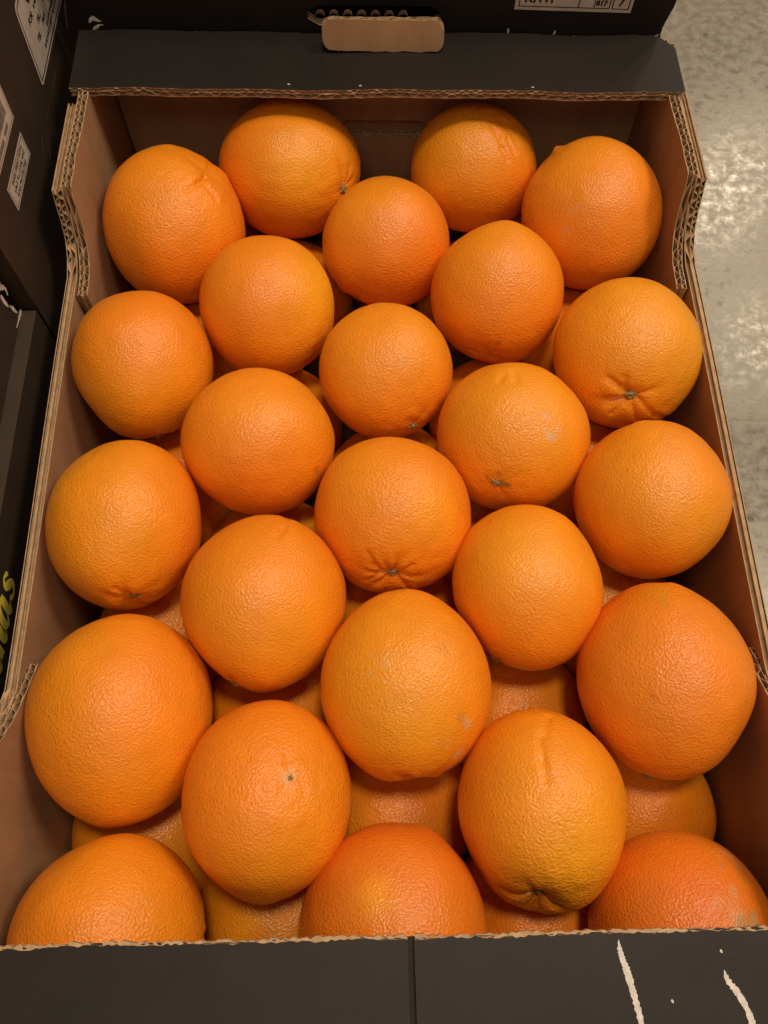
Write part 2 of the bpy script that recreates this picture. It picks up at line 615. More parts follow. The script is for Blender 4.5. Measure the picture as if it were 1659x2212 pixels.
xr = interp([(-13, 17.95), (5.4, 17.95), (6.2, 17.75), (8, 18.1), (14, 18.3)])
board(mb, BOT, bz0, const(-18.0), xr, bm, 'kraft', 'print_dark', T=.62, seed=41, rag=.04)
board(mb, bz1, TOPB, const(-18.0), xr, bm, 'kraft', 'print_dark', T=.62, seed=42, rag=.04)
board(mb, bz0, bz1, const(-18.0), lambda u: bx0 + rcorner(u), bm, 'kraft', 'print_dark', T=.62, seed=43, rag=.03)
board(mb, bz0, bz1, lambda u: bx1 - rcorner(u), xr, bm, 'kraft', 'print_dark', T=.62, seed=44, rag=.03)
bw = part(mb, 'end_wall', bc)
mb = MB()
panel_box(mb, -17.9, 17.4, 31.1, 70, BOT, TOPB, skip=('front',), skew=SK)
part(mb, 'side_panels', bc)
mb = MB()
mb.box(-17.2, 16.8, 31.7, 32.2, BOT + .6, TOPB - .2, 'print_dark', skew=SK)
part(mb, 'inner_liner', bc)
# the hand-hole flap, folded out and down onto the ledge, brown side up
mb = MB()
fw = lambda u, v, w: (u, 28.92 + SK * u - v * .281 - w * .960, 7.95 - v * .960 + w * .281)
fx0, fx1, fr = -3.15, 4.2, .55


def rfl(x):
    d = min(x - fx0, fx1 - x)
    return 0 if d >= fr else fr - math.sqrt(max(0, fr * fr - (fr - d) ** 2))


board(mb, fx0, fx1, lambda u: .0 + rfl(u), lambda u: 1.76 - rfl(u), lambda u, v, w: fw(u, v, -w + .12), 'kraft', 'print_dark', T=.50, seed=45, rag=.05)
flap = part(mb, 'hand_hole_flap', bc)
# bumps of torn flute standing in the hole
mb = MB()
for k in range(7):
    xc = -3.35 + k * .86
    pts = [(xc + .30 * math.cos(t), 30.75 + SK * xc, 6.62 + .36 * math.sin(t)) for t in np.linspace(0, math.pi, 9)]
    pts2 = [(x, y + .35, z) for x, y, z in pts]
    mb.add(pts + pts2, [(i, i + 1, i + 10, i + 9) for i in range(8)], 'kraft')
part(mb, 'torn_flute', flap)

# white size label, pasted slightly crooked; only its lower rows carry print that can be read
ca, sa = math.cos(-.022), math.sin(-.022)


def km(a, b, h):
    x = 8.50 + a * ca - b * sa
    z = 7.60 + a * sa + b * ca
    return (x, 30.42 + SK * x - h - .004, z)


mb = MB()
flat_poly(mb, [(0, 0), (7.05, 0), (7.12, 3.8), (0.05, 3.8)], km, .012, 'paper_white')
lab = part(mb, 'size_label', bc)
mb = MB()


def rect(a0, a1, b0, b1):
    mb.add([km(a0, b0, .018), km(a1, b0, .018), km(a1, b1, .018), km(a0, b1, .018)], [(0, 1, 2, 3)], 'ink_dark')


rect(.22, 5.72, .20, .26)
rect(5.84, 6.88, .20, .26)
for a in (.22, 3.80, 4.74, 5.66, 5.84, 6.82):
    rect(a, a + .07, .26, 2.2)
rect(.29, 5.66, 1.15, 1.20)
for s, a, b, sz in (('KIWI', .52, .50, .80), ('817', 4.86, .42, .44), ('7', 6.18, .42, .70)):
    vs, fs = text2d(s, sz, bold=.028)
    mb.add([km(a + x, b + y, .018) for x, y in vs], fs, 'ink_dark')
part(mb, 'label_print', lab)
# torn white corners where the carton meets its neighbour
tl = lambda a, b, h: (a, 30.40 + SK * a - h, b)
for k, pts in enumerate(([(-17.75, 6.45, .1), (-17.45, 6.75, .28), (-17.2, 6.62, .2), (-16.95, 6.55, .05)],
                         [(-17.65, 6.0, .06), (-17.4, 6.15, .22), (-17.1, 6.32, .1), (-16.9, 6.3, .03)],
                         [(8.35, 6.0, .05), (8.32, 6.2, .14), (8.30, 6.36, .1)], [(11.15, 5.98, .05), (11.2, 6.15, .12), (11.22, 6.3, .04)],
                         [(17.3, 5.7, .05), (17.5, 5.9, .2), (17.65, 6.1, .1)])):
    scuff('torn_corner', pts, bw, tl, 70 + k, h=.03)

# ------------------------------------------------------------------ labelled carton on the far left
XL = -20.2
lc = thing('labelled_carton', 'tall black carton with white printed labels beside the back left corner', 'carton', (-40, 40, FLOOR))
mb = MB()
panel_box(mb, -56, XL, 13.15, 70, BOT, 15.0, mat_out='print_brown')
part(mb, 'carton_body', lc)
wl = lambda a, b, h: (XL + h, a, b)


def patch(name, pts, parent, h=.010, mat='paper_white'):
    m = MB()
    flat_poly(m, pts, wl, h, mat)
    return part(m, name, parent)


# small three-line label
pts = [(16.70, 5.76), (21.05, 5.74), (21.10, 7.22), (16.72, 7.30)]
l1 = patch('treatment_label', pts, lc)
mb = MB()
outline(mb, pts, .10, .07, wl, .016, 'ink_grey')
for s, b, a in (('FRESH TREAT WITH', 6.76, 18.95), ('E.M.Z. B.L.O.P.M. AND', 6.38, 18.95), ('WAX PROTECTED', 6.00, 18.80)):
    vs, fs = text2d(s, .33, bold=.010, align='CENTER')
    wmax = max(v[0] for v in vs) - min(v[0] for v in vs)
    kx = min(1.0, 3.5 / wmax)
    mb.add([wl(a + x * kx, b + y, .016) for x, y in vs], fs, 'ink_dark')
part(mb, 'label_print', l1)
# picture label, only its lower far corner in view
pts = [(11.5, 8.42), (21.22, 8.12), (21.46, 10.0), (21.55, 12.4), (11.5, 12.6)]
l2 = patch('picture_label', pts, lc)
mb = MB()
outline(mb, pts, .10, .06, wl, .016, 'ink_grey')
mb.add([wl(a, b, .016) for a, b in ((12.3, 9.15), (20.62, 8.95), (20.85, 11.9), (12.3, 12.0))], [(0, 1, 2, 3)], 'ink_grey')
for a, ln in ((13.0, 1.6), (15.0, 1.9), (17.3, 1.7), (19.3, .9)):
    mb.add([wl(p, q, .016) for p, q in ((a, 8.50), (a + ln, 8.46), (a + ln, 8.72), (a, 8.76))], [(0, 1, 2, 3)], 'ink_grey')
ribbon(mb, smooth_path([(16.2, 9.35, .1), (18.0, 9.25, .14), (18.9, 9.9, .16), (18.2, 10.8, .14), (16.5, 11.1, .1)]), wl, .020, 'paper_white')
part(mb, 'label_print', l2)
# big address label with a rounded corner
pts = [(26.45, 5.95), (26.62, 5.78), (40.0, 5.55), (40.5, 10.4), (27.9, 10.35), (27.35, 10.28), (27.12, 10.05), (27.0, 9.6)]
l3 = patch('address_label', pts, lc)
mb = MB()
outline(mb, pts, .17, .10, wl, .016, 'ink_dark')
for s, a, b, sz in (('FOR', 28.15, 8.40, .52), ('TEL./', 29.4, 7.62, .46), ('TEL.', 28.45, 7.12, .46), ('FAX', 30.1, 7.12, .46)):
    vs, fs = text2d(s, sz, bold=.026, shear=.2)
    mb.add([wl(a + x, b + y, .016) for x, y in vs], fs, 'ink_dark')
for a0, a1, b in ((29.7, 33.5, 8.42), (29.1, 33.5, 6.30), (30.6, 36.0, 6.66), (32.2, 36.0, 7.14), (31.4, 36.0, 7.66)):
    a = a0
    r = random.Random(int(a0 * 10))
    while a < a1:
        w = r.uniform(.12, .34)
        mb.add([wl(p, q, .016) for p, q in ((a, b), (a + w, b), (a + w, b + .24), (a, b + .24))], [(0, 1, 2, 3)], 'ink_dark')
        a += w + r.uniform(.06, .14)
mb.add([wl(a, b, .016) for a, b in ((29.3, 9.05), (33.6, 9.05), (33.6, 9.50), (29.0, 9.50))], [(0, 1, 2, 3)], 'ink_dark')
part(mb, 'label_print', l3)
for k, pts in enumerate(([(23.4, 5.0, .02), (23.0, 4.6, .05), (22.3, 4.2, .03)], [(24.1, 4.1, .02), (23.4, 3.6, .05), (22.6, 3.2, .03)], [(30.5, 4.6, .02), (27.5, 4.75, .025), (24.6, 4.7, .015)],
                         [(35.2, 5.4, .15), (34.4, 4.9, .35), (33.6, 4.2, .1)])):
    scuff('scratch', pts, lc, wl, 80 + k, h=.014, mat='ink_grey')

# ------------------------------------------------------------------ banana carton on the near left
ba = thing('banana_carton', 'black carton with yellow bananas lettering beside the left carton wall', 'carton', (-40, -10, FLOOR))
mb = MB()
panel_box(mb, -56, XL, -45, 12.9, BOT, 1.20, mat_out='print_brown')
mb.box(-56, XL, -45, 12.9, 1.205, 1.78, 'print_brown')
bb = part(mb, 'carton_base', ba)
mb = MB()
zl = interp([(0, 1.80), (1, 9.0)])
vs = [(-55, -44.6, 1.80), (XL - .86, -44.6, 1.80), (XL - .86, 12.35, 1.80), (-55, 12.35, 1.80),
      (-55, -44.6, 9.0), (XL - .98, -44.6, 9.0), (XL - .98, 11.3, 9.0), (-55, 11.3, 9.0)]
mb.add(vs, [(0, 1, 5, 4), (1, 2, 6, 5), (2, 3, 7, 6), (3, 0, 4, 7), (4, 5, 6, 7)], 'print_brown')
lid = part(mb, 'carton_lid', ba)
ll = lambda a, b, h: (XL - .88 + h - (b - 1.8) * .017, a, b)
for k, pts in enumerate(([(11.65, 6.6, .22), (11.75, 5.9, .30), (11.95, 5.2, .34), (12.05, 4.6, .26)], [(12.05, 4.7, .1), (12.5, 4.4, .28), (12.75, 4.0, .2), (12.6, 3.6, .1)],
                         [(12.0, 4.3, .2), (12.0, 3.7, .26), (12.05, 3.3, .12)], [(12.2, 3.2, .1), (12.3, 2.7, .25), (12.4, 2.3, .1)],
                         [(11.5, 2.05, .08), (12.0, 1.98, .16), (12.5, 1.95, .26), (12.86, 1.9, .2)], [(12.75, 5.3, .04), (12.68, 4.8, .16), (12.5, 4.4, .1)])):
    scuff('torn_edge', pts, lid, ll, 90 + k, h=.05)


def glyph(ch):
    g = {'n': [[(.05, 1.22, .06), (.22, 1.36, .14), (.40, 1.34, .30), (.38, 1.0, .38), (.24, .02, .38)],
               [(.36, .72, .08), (.62, 1.16, .14), (.95, 1.36, .24), (1.20, 1.20, .38), (1.16, .80, .40), (1.06, .25, .36), (1.18, .05, .26), (1.42, .14, .10), (1.56, .34, .05)]],
         'a': [[(1.02, 1.16, .10), (.80, 1.36, .18), (.48, 1.22, .30), (.20, .78, .38), (.16, .32, .36), (.34, .06, .22), (.58, .14, .14), (.86, .52, .08)],
               [(1.18, 1.40, .26), (1.10, 1.0, .38), (.98, .30, .36), (1.10, .04, .24), (1.32, .14, .10), (1.45, .32, .05)]],
         's': [[(1.02, .98, .05), (1.02, 1.16, .22), (.92, 1.26, .20), (.68, 1.38, .12), (.44, 1.24, .20), (.42, .98, .34), (.62, .74, .42), (.86, .48, .38), (.86, .18, .20), (.58, .02, .12),
                (.30, .08, .18), (.16, .26, .26), (.12, .40, .05)]],
         'b': [[(.30, 2.1, .12), (.52, 2.12, .34), (.42, 1.4, .38), (.26, .4, .38), (.42, .06, .24), (.72, .04, .18), (1.06, .36, .34), (1.14, .86, .38), (.96, 1.28, .24), (.70, 1.24, .10), (.44, .9, .07)]]}[ch]
    return g


adv = {'n': 1.62, 'a': 1.54, 's': 1.30, 'b': 1.38}
word = 'bananas'
a0 = -2.72 - sum(adv[c] for c in word)
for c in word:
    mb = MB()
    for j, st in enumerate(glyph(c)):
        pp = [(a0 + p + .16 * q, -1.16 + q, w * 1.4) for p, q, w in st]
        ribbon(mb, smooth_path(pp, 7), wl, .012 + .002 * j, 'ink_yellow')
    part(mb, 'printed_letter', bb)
    a0 += adv[c]

ORANGES = [
    (1, [-13.002, 20.189, 0.236], [4.402, 4.841, 4.586], [0.589, 0.275, 0.76], [[[0.388, -0.184, 0.903], [0.518, -0.029, 0.855], [0.588, 0.13, 0.799]], [[0.568, 0.026, 0.822], [0.731, -0.112, 0.673]], [[0.688, 0.571, 0.448], [0.691, 0.579, 0.432], [0.612, 0.152, 0.776]]], [], [([0.703, 0.564, 0.434], 0.25, 0.035), ([0.61, 0.617, 0.498], 0.12, -0.02), ([0.02, 0.682, 0.731], 0.25, 0.025)]),
    (2, [-5.804, 25.179, -0.03], [4.675, 4.225, 4.424], [0.793, -0.581, 0.185], [], [([0.159, -0.884, 0.44], 0.533, 'yellow', 0.35), ([0.184, -0.659, 0.73], 0.457, 'yellow', 0.3)], [([-0.891, -0.41, -0.198], 0.4, -0.02)]),
    (3, [6.408, 25.168, -0.11], [4.169, 3.961, 4.085], [0.364, 0.037, 0.931], [[[0.271, -0.263, 0.926], [0.339, -0.444, 0.83], [0.414, -0.561, 0.717]], [[0.44, -0.282, 0.853], [0.529, -0.435, 0.729]], [[0.184, -0.124, 0.975], [0.291, -0.301, 0.908]]], [([-0.358, -0.261, 0.897], 0.491, 'green', 0.4), ([0.799, -0.016, 0.602], 0.409, 'yellow', 0.4)], []),
    (4, [13.63, 20.552, 0.376], [4.402, 4.605, 4.486], [-0.522, 0.656, 0.546], [], [([-0.527, -0.596, 0.605], 0.058, 'pale', 0.3), ([-0.531, -0.708, 0.466], 0.051, 'pale', 0.35), ([-0.472, -0.531, 0.704], 0.058, 'pale', 0.25), ([-0.556, -0.757, 0.344], 0.043, 'pale', 0.25)], [([-0.802, 0.504, 0.321], 0.3, -0.02), ([-0.035, 0.546, 0.837], 0.3, 0.02)]),
    (5, [0.405, 19.266, -0.455], [4.125, 4.039, 4.101], [-0.507, -0.695, -0.51], [[[-0.684, -0.591, -0.428], [-0.56, -0.666, -0.493]], [[-0.321, -0.906, -0.277], [-0.141, -0.988, -0.064]]], [], [([-0.671, -0.598, -0.437], 0.18, 0.03), ([-0.142, -0.969, -0.2], 0.2, 0.02)]),
    (6, [-6.862, 14.183, -0.122], [4.156, 4.268, 4.217], [0.585, -0.732, -0.349], [], [([0.969, -0.007, 0.248], 0.63, 'yellow', 0.9), ([0.78, 0.504, 0.371], 0.35, 'yellow', 0.5)], [([-0.736, -0.628, -0.252], 0.3, -0.02)]),
    (7, [7.298, 14.791, -0.126], [4.069, 4.333, 4.211], [-0.139, -0.96, -0.242], [[[-0.317, -0.946, 0.067], [-0.192, -0.973, -0.127]], [[-0.128, -0.992, -0.01], [-0.102, -0.981, 0.165]]], [], [([-0.514, 0.672, 0.533], 0.4, -0.03), ([0.106, 0.597, 0.795], 0.25, 0.025)]),
    (8, [-14.071, 10.09, 0.074], [4.069, 4.345, 4.213], [0.14, -0.848, -0.51], [], [], [([-0.746, -0.66, -0.091], 0.35, -0.02)]),
    (9, [0.217, 9.466, -0.36], [3.925, 4.128, 4.05], [0.385, -0.923, 0.029], [], [([0.689, 0.554, 0.468], 0.096, 'pale', 0.25), ([0.212, -0.368, 0.905], 0.062, 'pale', 0.4)], [([0.655, -0.756, 0.015], 0.25, 0.02), ([-0.773, -0.608, -0.179], 0.4, -0.02)]),
    (10, [14.454, 10.064, 0.137], [4.188, 4.474, 4.327], [-0.157, -0.914, 0.373], [[[-0.478, -0.696, 0.536], [-0.306, -0.813, 0.495], [-0.19, -0.887, 0.421]], [[-0.102, -0.968, 0.23], [0.016, -1.0, -0.02]], [[-0.046, -0.936, 0.348], [0.288, -0.957, 0.017], [0.54, -0.807, -0.24]], [[-0.238, -0.928, 0.286], [-0.347, -0.935, 0.067]], [[-0.231, -0.86, 0.456], [-0.267, -0.748, 0.608]]], [([-0.664, -0.563, -0.491], 0.094, 'brown', 0.35)], [([-0.364, -0.929, -0.065], 0.2, 0.02), ([0.474, -0.869, -0.143], 0.2, 0.025), ([-0.706, 0.168, 0.688], 0.4, -0.02)]),
    (11, [-7.03, 4.812, -0.081], [4.322, 4.106, 4.221], [-0.455, -0.363, -0.813], [], [([0.776, -0.597, 0.203], 0.044, 'brown', 0.5), ([0.017, -0.046, 0.999], 0.379, 'yellow', 0.3)], [([-0.65, -0.735, -0.191], 0.3, -0.03), ([0.774, -0.547, -0.32], 0.3, -0.02), ([-0.355, -0.93, -0.095], 0.12, 0.02)]),
    (12, [7.357, 4.853, -0.062], [4.271, 4.278, 4.274], [-0.341, -0.86, 0.378], [[[-0.198, 0.431, 0.88], [-0.271, 0.294, 0.917]], [[-0.068, 0.458, 0.886], [-0.048, 0.274, 0.961]]], [([0.307, -0.284, 0.908], 0.082, 'pale', 0.85), ([0.351, -0.42, 0.837], 0.075, 'pale', 0.8), ([0.267, -0.38, 0.885], 0.063, 'pale', 0.6), ([0.787, -0.59, 0.182], 0.063, 'pale', 0.4), ([-0.352, -0.858, 0.374], 0.088, 'brown', 0.6), ([-0.273, -0.889, 0.368], 0.044, 'brown', 0.6), ([-0.803, -0.024, 0.596], 0.376, 'green', 0.25)], [([-0.161, 0.595, 0.788], 0.2, 0.028)]),
    (13, [-14.001, -0.139, 0.125], [4.134, 4.639, 4.376], [0.196, -0.98, 0.012], [[[0.065, -0.918, 0.391], [0.14, -0.976, 0.165]], [[0.306, -0.948, 0.084], [0.477, -0.879, 0.019]], [[0.134, -0.932, -0.336], [0.175, -0.925, -0.338]]], [([-0.695, 0.29, 0.658], 0.301, 'yellow', 0.4)], [([-0.614, -0.766, 0.191], 0.4, -0.03), ([0.728, -0.571, -0.379], 0.3, -0.02), ([-0.022, -1.0, -0.021], 0.15, 0.02)]),
    (14, [0.332, 0.188, -0.236], [4.277, 4.315, 4.284], [-0.013, -0.962, 0.272], [[[-0.299, -0.74, 0.603], [-0.21, -0.864, 0.458], [-0.086, -0.946, 0.314]], [[0.054, -0.943, 0.33], [0.221, -0.869, 0.443]], [[-0.07, -0.975, 0.21], [-0.144, -0.942, -0.304]], [[0.054, -0.977, 0.206], [0.201, -0.978, -0.051]], [[-0.181, -0.94, 0.288], [-0.341, -0.931, 0.132]]], [([-0.475, 0.208, 0.855], 0.535, 'yellow', 0.3), ([0.506, -0.284, 0.815], 0.357, 'yellow', 0.4)], [([-0.83, -0.554, 0.062], 0.3, -0.02), ([-0.26, -0.964, -0.062], 0.13, 0.028), ([0.202, -0.974, -0.1], 0.12, 0.022)]),
    (15, [14.505, 0.598, 0.184], [4.082, 4.376, 4.228], [-0.116, 0.884, 0.454], [], [([-0.223, 0.659, 0.718], 0.252, 'yellow', 0.3)], [([0.719, -0.691, 0.073], 0.5, -0.04), ([-0.157, 0.813, 0.561], 0.15, 0.03)]),
    (16, [-6.46, -4.773, 0.145], [4.213, 4.59, 4.378], [-0.325, -0.935, -0.139], [[[0.305, 0.89, 0.34], [0.305, 0.603, 0.737], [0.267, 0.479, 0.836]]], [([0.931, 0.249, 0.267], 0.068, 'brown', 0.25)], [([-0.625, -0.751, 0.212], 0.4, -0.03), ([0.376, -0.897, -0.231], 0.3, -0.02)]),
    (17, [7.222, -4.116, 0.025], [3.884, 4.298, 4.075], [-0.431, -0.864, -0.259], [[[0.367, 0.818, 0.443], [0.45, 0.777, 0.439]]], [([0.001, 0.042, 0.999], 0.489, 'yellow', 0.25)], [([0.512, 0.738, 0.439], 0.3, 0.03), ([-0.749, -0.621, -0.233], 0.4, -0.03)]),
    (18, [-13.375, -10.21, -0.209], [4.403, 5.112, 4.711], [-0.769, -0.088, -0.634], [], [([-0.351, 0.515, 0.782], 0.479, 'yellow', 0.3)], [([-0.387, -0.676, 0.628], 0.5, -0.035), ([0.529, 0.841, 0.116], 0.35, -0.03), ([-0.102, -0.994, -0.033], 0.2, 0.02)]),
    (19, [0.783, -9.349, 0.369], [4.183, 4.709, 4.431], [0.062, -0.994, -0.093], [[[-0.16, -0.982, -0.099], [-0.012, -0.995, -0.095]], [[0.134, -0.987, -0.089], [0.284, -0.955, -0.08]]], [([0.64, -0.474, 0.605], 0.059, 'pale', 0.9), ([0.567, -0.47, 0.677], 0.075, 'brown', 0.3), ([0.585, -0.702, 0.407], 0.043, 'pale', 0.7), ([0.556, -0.78, 0.289], 0.048, 'pale', 0.8), ([0.517, -0.85, 0.097], 0.048, 'pale', 0.7), ([0.468, -0.882, -0.059], 0.043, 'pale', 0.6), ([0.412, -0.647, 0.641], 0.075, 'pale', 0.15), ([-0.226, 0.008, 0.974], 0.085, 'pale', 0.35), ([-0.275, -0.082, 0.958], 0.053, 'pale', 0.3), ([0.398, 0.285, 0.872], 0.064, 'brown', 0.2), ([-0.018, -0.695, 0.719], 0.586, 'yellow', 0.4)], [([0.121, 0.944, 0.308], 0.3, 0.03), ([-0.735, 0.637, 0.232], 0.4, -0.03), ([0.378, -0.923, -0.07], 0.2, 0.02)]),
    (20, [13.608, -9.156, 0.157], [4.228, 4.858, 4.502], [-0.257, -0.951, -0.171], [[[0.236, 0.892, 0.386], [0.28, 0.877, 0.391]]], [([-0.174, 0.743, 0.646], 0.167, 'green', 0.55), ([-0.048, 0.705, 0.708], 0.1, 'green', 0.4), ([-0.258, -0.951, -0.172], 0.05, 'brown', 0.9), ([-0.185, -0.971, -0.152], 0.045, 'brown', 0.7), ([-0.49, -0.841, -0.232], 0.022, 'brown', 0.4)], [([0.224, 0.898, 0.379], 0.12, 0.025), ([0.62, -0.768, 0.161], 0.4, -0.02)]),
    (21, [-5.959, -14.509, 0.415], [3.972, 4.476, 4.214], [0.395, 0.121, 0.911], [], [([0.395, 0.121, 0.911], 0.05, 'pale', 0.7), ([0.229, -0.739, 0.634], 0.332, 'green', 0.25)], [([-0.668, -0.732, 0.138], 0.4, -0.03), ([-0.033, -0.999, 0.028], 0.2, 0.025), ([0.545, -0.838, -0.03], 0.3, -0.02)]),
    (22, [6.981, -15.131, 0.251], [3.916, 4.57, 4.243], [-0.191, -0.917, 0.35], [[[-0.093, 0.606, 0.79], [-0.107, 0.356, 0.928], [-0.097, 0.169, 0.981]], [[0.085, 0.834, 0.546], [-0.022, 0.604, 0.797]]], [([0.139, -0.651, 0.747], 0.609, 'yellow', 0.6), ([-0.335, -0.857, 0.392], 0.387, 'dark', 0.55), ([-0.048, -0.942, 0.332], 0.249, 'dark', 0.5), ([-0.455, 0.188, 0.87], 0.166, 'green', 0.3)], [([-0.873, -0.487, 0.012], 0.4, -0.03), ([0.363, -0.926, 0.109], 0.25, 0.02)]),
    (23, [-12.852, -20.358, -0.03], [4.346, 4.593, 4.401], [0.943, 0.064, -0.327], [], [], [([-0.527, 0.774, 0.351], 0.4, -0.02)]),
    (24, [-0.086, -20.013, -0.137], [4.131, 4.397, 4.206], [-0.141, -0.335, -0.931], [[[0.438, 0.897, 0.061], [0.568, 0.82, 0.063]]], [([-0.186, 0.28, 0.942], 0.169, 'yellow', 0.55)], [([0.426, 0.903, 0.058], 0.2, 0.025), ([-0.629, 0.775, 0.061], 0.4, -0.02)]),
    (25, [12.968, -20.607, -0.544], [4.143, 4.398, 4.209], [-0.323, 0.398, -0.858], [], [([0.342, 0.255, 0.904], 0.131, 'pale', 0.5), ([0.263, 0.175, 0.949], 0.143, 'pale', 0.45), ([0.446, 0.147, 0.883], 0.119, 'greyg', 0.8), ([0.457, 0.699, 0.55], 0.083, 'pale', 0.5), ([0.503, 0.571, 0.649], 0.083, 'brown', 0.4)], []),
]

# ------------------------------------------------------------------ oranges
NU, NV = 190, 120
TH = np.linspace(0, 1, NV + 1)
TH = math.pi * (TH + .06 * np.sin(2 * math.pi * TH) * -1)
TH[0], TH[-1] = 0, math.pi


def waves(p, rng, f0, f1, n=26):
    out = np.zeros(len(p))
    for _ in range(n):
        k = rng.normal(size=3)
        k *= rng.uniform(f0, f1) / np.linalg.norm(k)
        out += np.sin(p @ k + rng.uniform(0, 6.28))
    return out / math.sqrt(n / 2)


PIG = {'pale': (.62, .36, .17), 'brown': (.17, .10, .025), 'green': (.52, .27, .012), 'greyg': (.38, .24, .09),
       'yellow': (.86, .44, .018), 'dark': (.20, .065, .012)}


def orange_mesh(name, radii, axis, creases, spots, base, seed, dim=.05, pebble=1.0, navel=0.0, bulges=()):
    rng = np.random.default_rng(seed)
    ph = np.linspace(0, 2 * math.pi, NU, endpoint=False)
    T, Pn = np.meshgrid(TH[1:-1], ph, indexing='ij')
    loc = np.stack([np.sin(T) * np.cos(Pn), np.sin(T) * np.sin(Pn), np.cos(T)], -1).reshape(-1, 3)
    loc = np.vstack([loc, [0, 0, 1], [0, 0, -1]])
    q = Vector(axis).normalized().to_track_quat('Z', 'Y').to_matrix()
    R = np.array(q)
    d = loc @ R.T                                    # directions in the room
    th = np.arccos(np.clip(loc[:, 2], -1, 1))
    phi = np.arctan2(loc[:, 1], loc[:, 0])
    r = np.ones(len(loc))
    r += .0145 * waves(d, rng, 1.5, 3.4) + .0075 * waves(d, rng, 4.0, 7.5) + .0011 * waves(d, rng, 16, 34)
    # hollow and puckers round the stem, flatter blossom end
    r -= dim * np.exp(-(th / .16) ** 2) + .35 * dim * np.exp(-(th / .42) ** 2)
    win = np.exp(-((th - .20) / .22) ** 2) * (1 - np.exp(-(th / .05) ** 2))
    for k in range(rng.integers(5, 8)):
        a = rng.uniform(-math.pi, math.pi)
        dp = np.angle(np.exp(1j * (phi - a)))
        r -= .60 * dim * rng.uniform(.3, 1) * np.exp(-(dp / .20) ** 2) * win
    r += .0035 * waves(d, rng, 20, 40) * np.exp(-(th / .55) ** 2) * pebble
    r -= .02 * np.exp(-((math.pi - th) / .3) ** 2)
    if navel:
        r += navel * np.exp(-((th) / .07) ** 2)
    for c, w, amp in bulges:
        r += amp * np.exp(-(np.linalg.norm(d - np.array(c), axis=1) / w) ** 2)
    for ln in creases:
        for a, b in zip(ln[:-1], ln[1:]):
            a, b = np.array(a), np.array(b)
            ab = b - a
            t = np.clip(((d - a) @ ab) / (ab @ ab), 0, 1)
            dist = np.linalg.norm(d - (a + t[:, None] * ab), axis=1)
            r -= .021 * np.exp(-(dist / .035) ** 2) - .003 * np.exp(-((dist - .10) / .06) ** 2)
    co = d * np.array(radii) * r[:, None] * .01
    col = np.tile(np.array(base, float), (len(d), 1))
    tone = waves(d, rng, 1.2, 2.6)
    col[:, 1] *= 1 + .075 * tone
    col[:, 0] *= 1 + .012 * waves(d, rng, 2, 5)
    fine = waves(d, rng, 22, 45)
    for c, ang, kind, s in spots:
        dist = np.linalg.norm(d - np.array(c), axis=1)
        hard = ang < .14
        w = (dist / ang) + (.85 * fine if hard else .06 * fine)
        m = (.8 if hard else .7) * s * (1 / (1 + np.exp((w - .9) * (6 if hard else 3.2))))
        col += m[:, None] * (np.array(PIG[kind]) - col)
    # a scatter of tiny brown flecks
    for _ in range(int(rng.integers(3, 9))):
        c = rng.normal(size=3)
        c /= np.linalg.norm(c)
        dist = np.linalg.norm(d - c, axis=1)
        m = .5 * np.exp(-(dist / .013) ** 2)
        col += m[:, None] * (np.array(PIG['brown']) - col)
    peb = 1.0 * pebble * (.62 + .5 * np.exp(-(th / .8) ** 2) + .18 * waves(d, rng, 2, 4))
    n_r = NV - 1
    idx = np.arange(n_r * NU).reshape(n_r, NU)
    a = idx[:-1]
    b = idx[1:]
    quads = np.stack([a, b, np.roll(b, -1, 1), np.roll(a, -1, 1)], -1).reshape(-1, 4)
    top, bot = n_r * NU, n_r * NU + 1
    t1 = np.stack([np.full(NU, top), idx[0], np.roll(idx[0], -1)], -1)
    t2 = np.stack([np.full(NU, bot), np.roll(idx[-1], -1), idx[-1]], -1)
    me = bpy.data.meshes.new(name)
    nf, nl = len(quads) + 2 * NU, len(quads) * 4 + 6 * NU
    me.vertices.add(len(co))
    me.vertices.foreach_set('co', co.astype(np.float32).ravel())
    me.loops.add(nl)
    me.loops.foreach_set('vertex_index', np.concatenate([quads.ravel(), t1.ravel(), t2.ravel()]).astype(np.int32))
    me.polygons.add(nf)
    st = np.concatenate([np.arange(len(quads)) * 4, len(quads) * 4 + np.arange(2 * NU) * 3])
    me.polygons.foreach_set('loop_start', st.astype(np.int32))
    me.polygons.foreach_set('use_smooth', np.ones(nf, dtype=bool))
    me.update(calc_edges=True)
    ca_ = me.color_attributes.new('pigment', 'FLOAT_COLOR', 'POINT')
    ca_.data.foreach_set('color', np.hstack([np.clip(col, 0, 1), np.ones((len(col), 1))]).astype(np.float32).ravel())
    pa = me.attributes.new('pebble', 'FLOAT', 'POINT')
    pa.data.foreach_set('value', np.clip(peb, .1, 2).astype(np.float32))
    me.materials.append(MATS['orange_rind'])
    me.validate()
    pole = co[top]
    return me, Vector(pole), R


